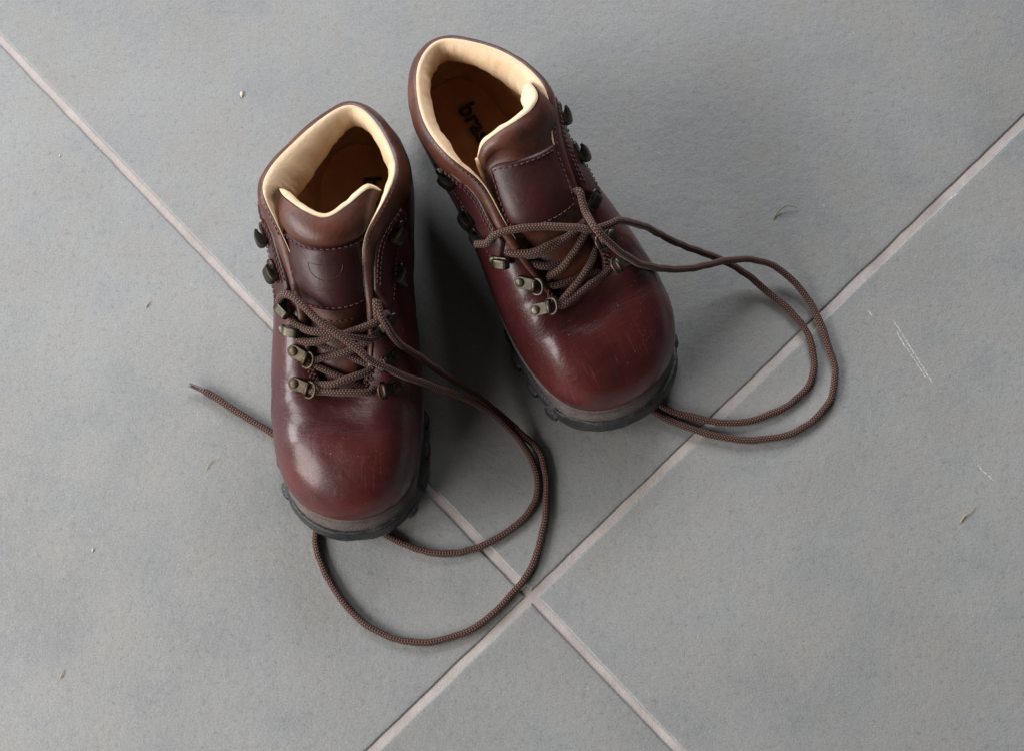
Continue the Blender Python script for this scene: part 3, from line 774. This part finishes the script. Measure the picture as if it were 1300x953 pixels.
# image-left boot: worn on the right foot, lateral side towards the left of the picture
LEFT = dict(side=1, angle=-90.5, toe=(448, 690, .012), seed=1, widen=[0,0,0,0,0,0,0,0,0,0,0,0,2,5,6,6,6,3],
    lin=[1.25,1.8,2.2,2.2,1.6,1,1,1,1,1,1,1,1,1,1.05,1.1,1.1,1.15],
    label='burgundy leather boot pointing straight down, with a badge pressed into its tongue',
    top=[(443,133,.132),(409,150,.134),(372,182,.138),(343,213,.142),(333,243,.145),(352,286,.137),(376,342,.122),(392,420,.103),(405,478,.089),(437,496,.085),
         (463,482,.089),(467,420,.103),(461,345,.123),(464,300,.137),(488,256,.146),(503,216,.143),(492,180,.138),(470,147,.134)],
    word=((462, 226), (466, 290)),
    tongue=[[(408,506,.077),(424,508,.078),(437,509,.078),(452,508,.078),(466,505,.077)],
            [(394,446,.088),(414,453,.093),(432,455,.094),(450,453,.093),(466,446,.088)],
            [(382,394,.099),(405,406,.106),(428,409,.108),(450,405,.106),(470,394,.099)],
            [(366,335,.115),(392,352,.124),(421,357,.127),(446,351,.124),(468,333,.115)],
            [(360,290,.127),(385,309,.135),(414,315,.138),(444,309,.135),(468,288,.127)],
            [(356,266,.134),(380,290,.142),(413,299,.145),(446,288,.142),(476,264,.134)],
            [(354,240,.140),(366,252,.144),(388,268,.148),(413,276,.149),(439,261,.148),(466,240,.145),(484,243,.140)]],
    tongue_lining=[(0,.006),(.3,.0058),(.5,.0052),(.75,.006),(1,.005)], tongue_edge=[],
    panel=(.05,.95,.385,.70), taper=.25, lower_stitch=.345, badge=(.5,.545,.14,.035),
    rings=[((373,487),(395,494)),((374,447),(393,456)),((503,493),(478,496)),((503,452),(480,462))], ring_metal='brass',
    hooks=[((338,300),(354,322)),((352,349),(368,372)),((367,393),(384,409)),((376,420),(400,424)),((500,298),(490,322)),((504,352),(492,375)),((486,412),(466,424))],
    laces=[
     dict(pts=[(388,489,.086),(394,496,.091),(412,497,.0935),(437,498,.0945),(458,498,.0935),(471,497,.091),(478,489,.087)]),
     dict(pts=[(394,500,.086),(400,490,.092),(425,486,.0965),(450,478,.0965),(468,471,.094),(476,462,.092)]),
     dict(pts=[(474,499,.086),(462,492,.088),(438,480,.092),(412,469,.093),(396,462,.092),(391,455,.092)]),
     dict(pts=[(391,462,.088),(400,457,.0945),(425,451,.100),(448,443,.102),(468,432,.103),(484,420,.104)]),
     dict(pts=[(478,470,.088),(468,463,.092),(440,450,.096),(412,439,.099),(392,430,.101),(380,421,.102)]),
     dict(pts=[(372,414,.101),(376,427,.104),(388,434,.106),(406,433,.108),(428,427,.111),(455,419,.112),(474,411,.112),(484,403,.112),(492,398,.108)]),
     dict(pts=[(366,398,.104),(374,411,.108),(392,420,.111),(420,423,.1125),(448,427,.111),(470,430,.108),(484,426,.104)]),
     dict(label='loose brown lace end looping over the floor and out under the toe to its tip',
          aglet=True, pts=[(240,488,.006),(262,498,.0035),(290,515,.0032),(322,535,.003),(350,552,.003),(385,585,.003),(430,632,.003),(462,660,.003),(496,681,.003),(522,694,.003),(549,701,.003),(582,701,.003),(614,691,.003),(645,674,.003),(668,655,.003),(682,629,.003),(681,600,.003),(670,574,.0045),(652,550,.010),(628,527,.020),(597,508,.036),(560,494,.058),(540,487,.070),(508,475,.093),(471,458,.109),(448,438,.116),(411,412,.122),(386,389,.124),(369,376,.123),(359,374,.119),(354,384,.112),(360,397,.106)]),
     dict(label='loose brown lace end looping wide over the floor and back under the toe',
          pts=[(486,420,.102),(480,408,.111),(478,394,.117),(478,381,.118),(484,403,.116),(493,418,.110),(510,438,.096),(533,453,.078),(562,474,.056),(590,492,.036),(614,510,.021),(640,530,.012),(660,549,.0075),(675,562,.003),(687,577,.003),(694,604,.003),(694,638,.003),(689,674,.003),(675,719,.003),(652,752,.003),(621,783,.003),(590,802,.003),(548,814,.003),(508,812,.003),(473,797,.003),(442,771,.003),(419,737,.003),(405,706,.003),(401,684,.003),(406,655,.003)]),
    ])
# image-right boot: worn on the left foot, lateral side towards the right of the picture
RIGHT = dict(side=-1, angle=-59.5, toe=(813, 537, .012), seed=2, wide=1.07, widen=[0,0,0,0,1,3,4,3,1,0,0,0,0,0,0,0,0,0], topblur=4, lin=[1.3]*18,
    label='burgundy leather boot turned to the right, black lettering on its insole',
    top=[(556,51,.132),(588,51,.134),(632,63,.138),(670,86,.142),(696,120,.145),(702,176,.136),(719,232,.122),(746,292,.103),(766,340,.089),(739,370,.085),
         (712,383,.089),(678,338,.103),(640,282,.122),(612,232,.136),(570,199,.144),(538,157,.142),(528,105,.138),(535,72,.134)],
    word=((581, 139), (606, 180)),
    tongue=[[(712,398,.077),(728,394,.078),(745,384,.078),(760,370,.078),(770,352,.077)],
            [(684,350,.088),(704,350,.093),(726,340,.094),(746,327,.093),(760,312,.088)],
            [(652,302,.101),(678,302,.108),(705,294,.110),(730,281,.108),(746,264,.101)],
            [(630,264,.114),(654,275,.123),(685,268,.126),(714,252,.123),(732,232,.114)],
            [(614,224,.128),(628,205,.137),(656,198,.141),(686,187,.138),(710,170,.128)],
            [(608,206,.136),(622,186,.144),(648,174,.148),(678,157,.146),(702,134,.138)],
            [(606,201,.138),(613,183,.145),(631,168,.150),(656,152,.152),(673,138,.152),(680,122,.150),(674,104,.144)]],
    tongue_lining=[(0,.0035),(.25,.0045),(.5,.0050),(.62,.0058),(.8,.0115),(.9,.0120),(1,.010)], tongue_edge=[(-1,.60,1.0,.0020)],
    panel=(.14,.86,.44,.655), taper=.16, lower_stitch=None, badge=None,
    rings=[((681,394),(706,388)),((661,359),(686,362)),((797,330),(772,346)),((776,297),(752,314))], ring_metal='steel',
    hooks=[((572,226),(589,245)),((597,277),(615,293)),((613,303),(634,306)),((642,331),(664,328)),((716,150),(722,178)),((734,198),(742,224)),((748,258),(736,280))],
    laces=[
     dict(pts=[(700,381,.086),(712,388,.091),(726,380,.094),(748,362,.0955),(764,351,.092),(773,342,.090),(778,334,.087)]),
     dict(pts=[(704,394,.087),(714,382,.092),(724,370,.0965),(740,350,.098),(752,330,.096),(757,316,.095),(760,306,.093)]),
     dict(pts=[(774,352,.086),(762,346,.088),(740,350,.091),(716,360,.094),(697,363,.094),(687,359,.093)]),
     dict(pts=[(684,370,.089),(696,352,.096),(710,343,.101),(724,328,.105),(738,305,.107),(748,288,.106)]),
     dict(pts=[(760,318,.090),(745,320,.094),(722,328,.098),(696,338,.101),(672,334,.103),(658,324,.104)]),
     dict(pts=[(652,336,.100),(662,326,.106),(680,323,.110),(700,314,.113),(716,303,.113),(730,293,.112),(744,280,.108)]),
     dict(pts=[(640,318,.106),(652,322,.111),(676,320,.1135),(698,311,.1145),(722,300,.112)]),
     dict(label='loose brown lace end, the inner of two loops on the floor',
          pts=[(604,310,.110),(618,309,.115),(627,300,.119),(642,294,.122),(670,289,.124),(700,288,.124),(728,289,.123),(752,291,.121),(770,286,.119),(786,280,.114),(803,283,.100),(826,291,.080),(851,305,.058),(887,319,.036),(923,333,.020),(951,351,.010),(976,372,.0045),(1001,393,.003),(1022,418,.003),(1031,443,.003),(1033,468,.003),(1026,490,.003),(1005,511,.003),(976,527,.003),(944,536,.003),(912,536,.003),(880,529,.003),(851,521,.003),(825,505,.003)]),
     dict(label='loose brown lace end, the outer of two loops on the floor',
          pts=[(726,246,.119),(735,243,.124),(739,256,.123),(745,272,.122),(757,291,.1265),(778,312,.116),(802,330,.098),(833,340,.076),(866,342,.056),(898,337,.042),(923,331,.034),(951,329,.024),(976,335,.015),(1001,352,.008),(1023,376,.004),(1040,408,.003),(1053,443,.003),(1060,472,.003),(1055,504,.003),(1037,529,.003),(1008,549,.003),(976,557,.003),(940,558,.003),(905,552,.003),(869,541,.003),(839,528,.003),(815,512,.003)]),
    ])
make_boot(LEFT); make_boot(RIGHT)

# ------------------------------------------------------------------ bits of litter on the floor
def blade(name, pts, r, mat, label, cat, group):
    P = resample(cr(np.array([at(u, v, z) for u, v, z in pts]), 8), 20); b = P[0].copy(); b[2] = 0
    vv, ff, _ = tube_geo(P-b, r*.7, 6, np.interp(np.linspace(0, 1, 20), [0, .3, 1], [.8, 1, .3]))
    o = obj(name, vv, ff, mat); o.location = b; tag(o, label, cat, group)
blade('grass_blade', [(983,277,.001),(988,269,.0016),(997,262,.0035),(1006,262,.003),(1014,265,.001)], .0007, 'grass', 'bent blade of dry green grass on the tile', 'grass blade', None)
blade('straw', [(1219,663,.0008),(1225,654,.0012),(1232,649,.0014),(1239,642,.0008)], .0006, 'straw', 'thin straw lying near the right edge of the floor', 'straw', 'straws on the floor')
blade('straw', [(76,860,.0008),(79,855,.001),(80,849,.0008)], .0006, 'straw', 'short straw near the bottom left of the floor', 'straw', 'straws on the floor')
blade('straw', [(185,390,.0007),(188,386,.0009),(191,382,.0007)], .0006, 'straw', 'tiny straw left of the upright boot', 'straw', 'straws on the floor')
blade('straw', [(262,596,.0007),(268,585,.0010),(277,583,.0007)], .00035, 'straw', 'hair thin straw left of the toe, below the lace tip', 'straw', 'straws on the floor')
def crumb(p, r, mat, label, stretch=1.5):
    bm = bmesh.new(); bmesh.ops.create_icosphere(bm, subdivisions=2, radius=r)
    for v in bm.verts:
        k_ = 1+.35*mnoise.noise(v.co*600+Vector((p[0], p[1], 0))); v.co = Vector((v.co.x*k_, v.co.y*k_*stretch, v.co.z*k_*.7))
    me = bpy.data.meshes.new('crumb'); bm.to_mesh(me); bm.free(); me.materials.append(M[mat])
    o = bpy.data.objects.new('crumb', me); COL.objects.link(o); w = at(*p); o.location = (w[0], w[1], r*.55); tag(o, label, 'crumb', 'crumbs on the floor')
crumb((307, 121), .0013, 'grit', 'pale oval seed husk above the left boot', 1.9)
crumb((76, 198), .0006, 'grit', 'pale crumb near the left edge, above the joint')
crumb((118, 698), .0008, 'grit', 'white crumb on the lower left tile')
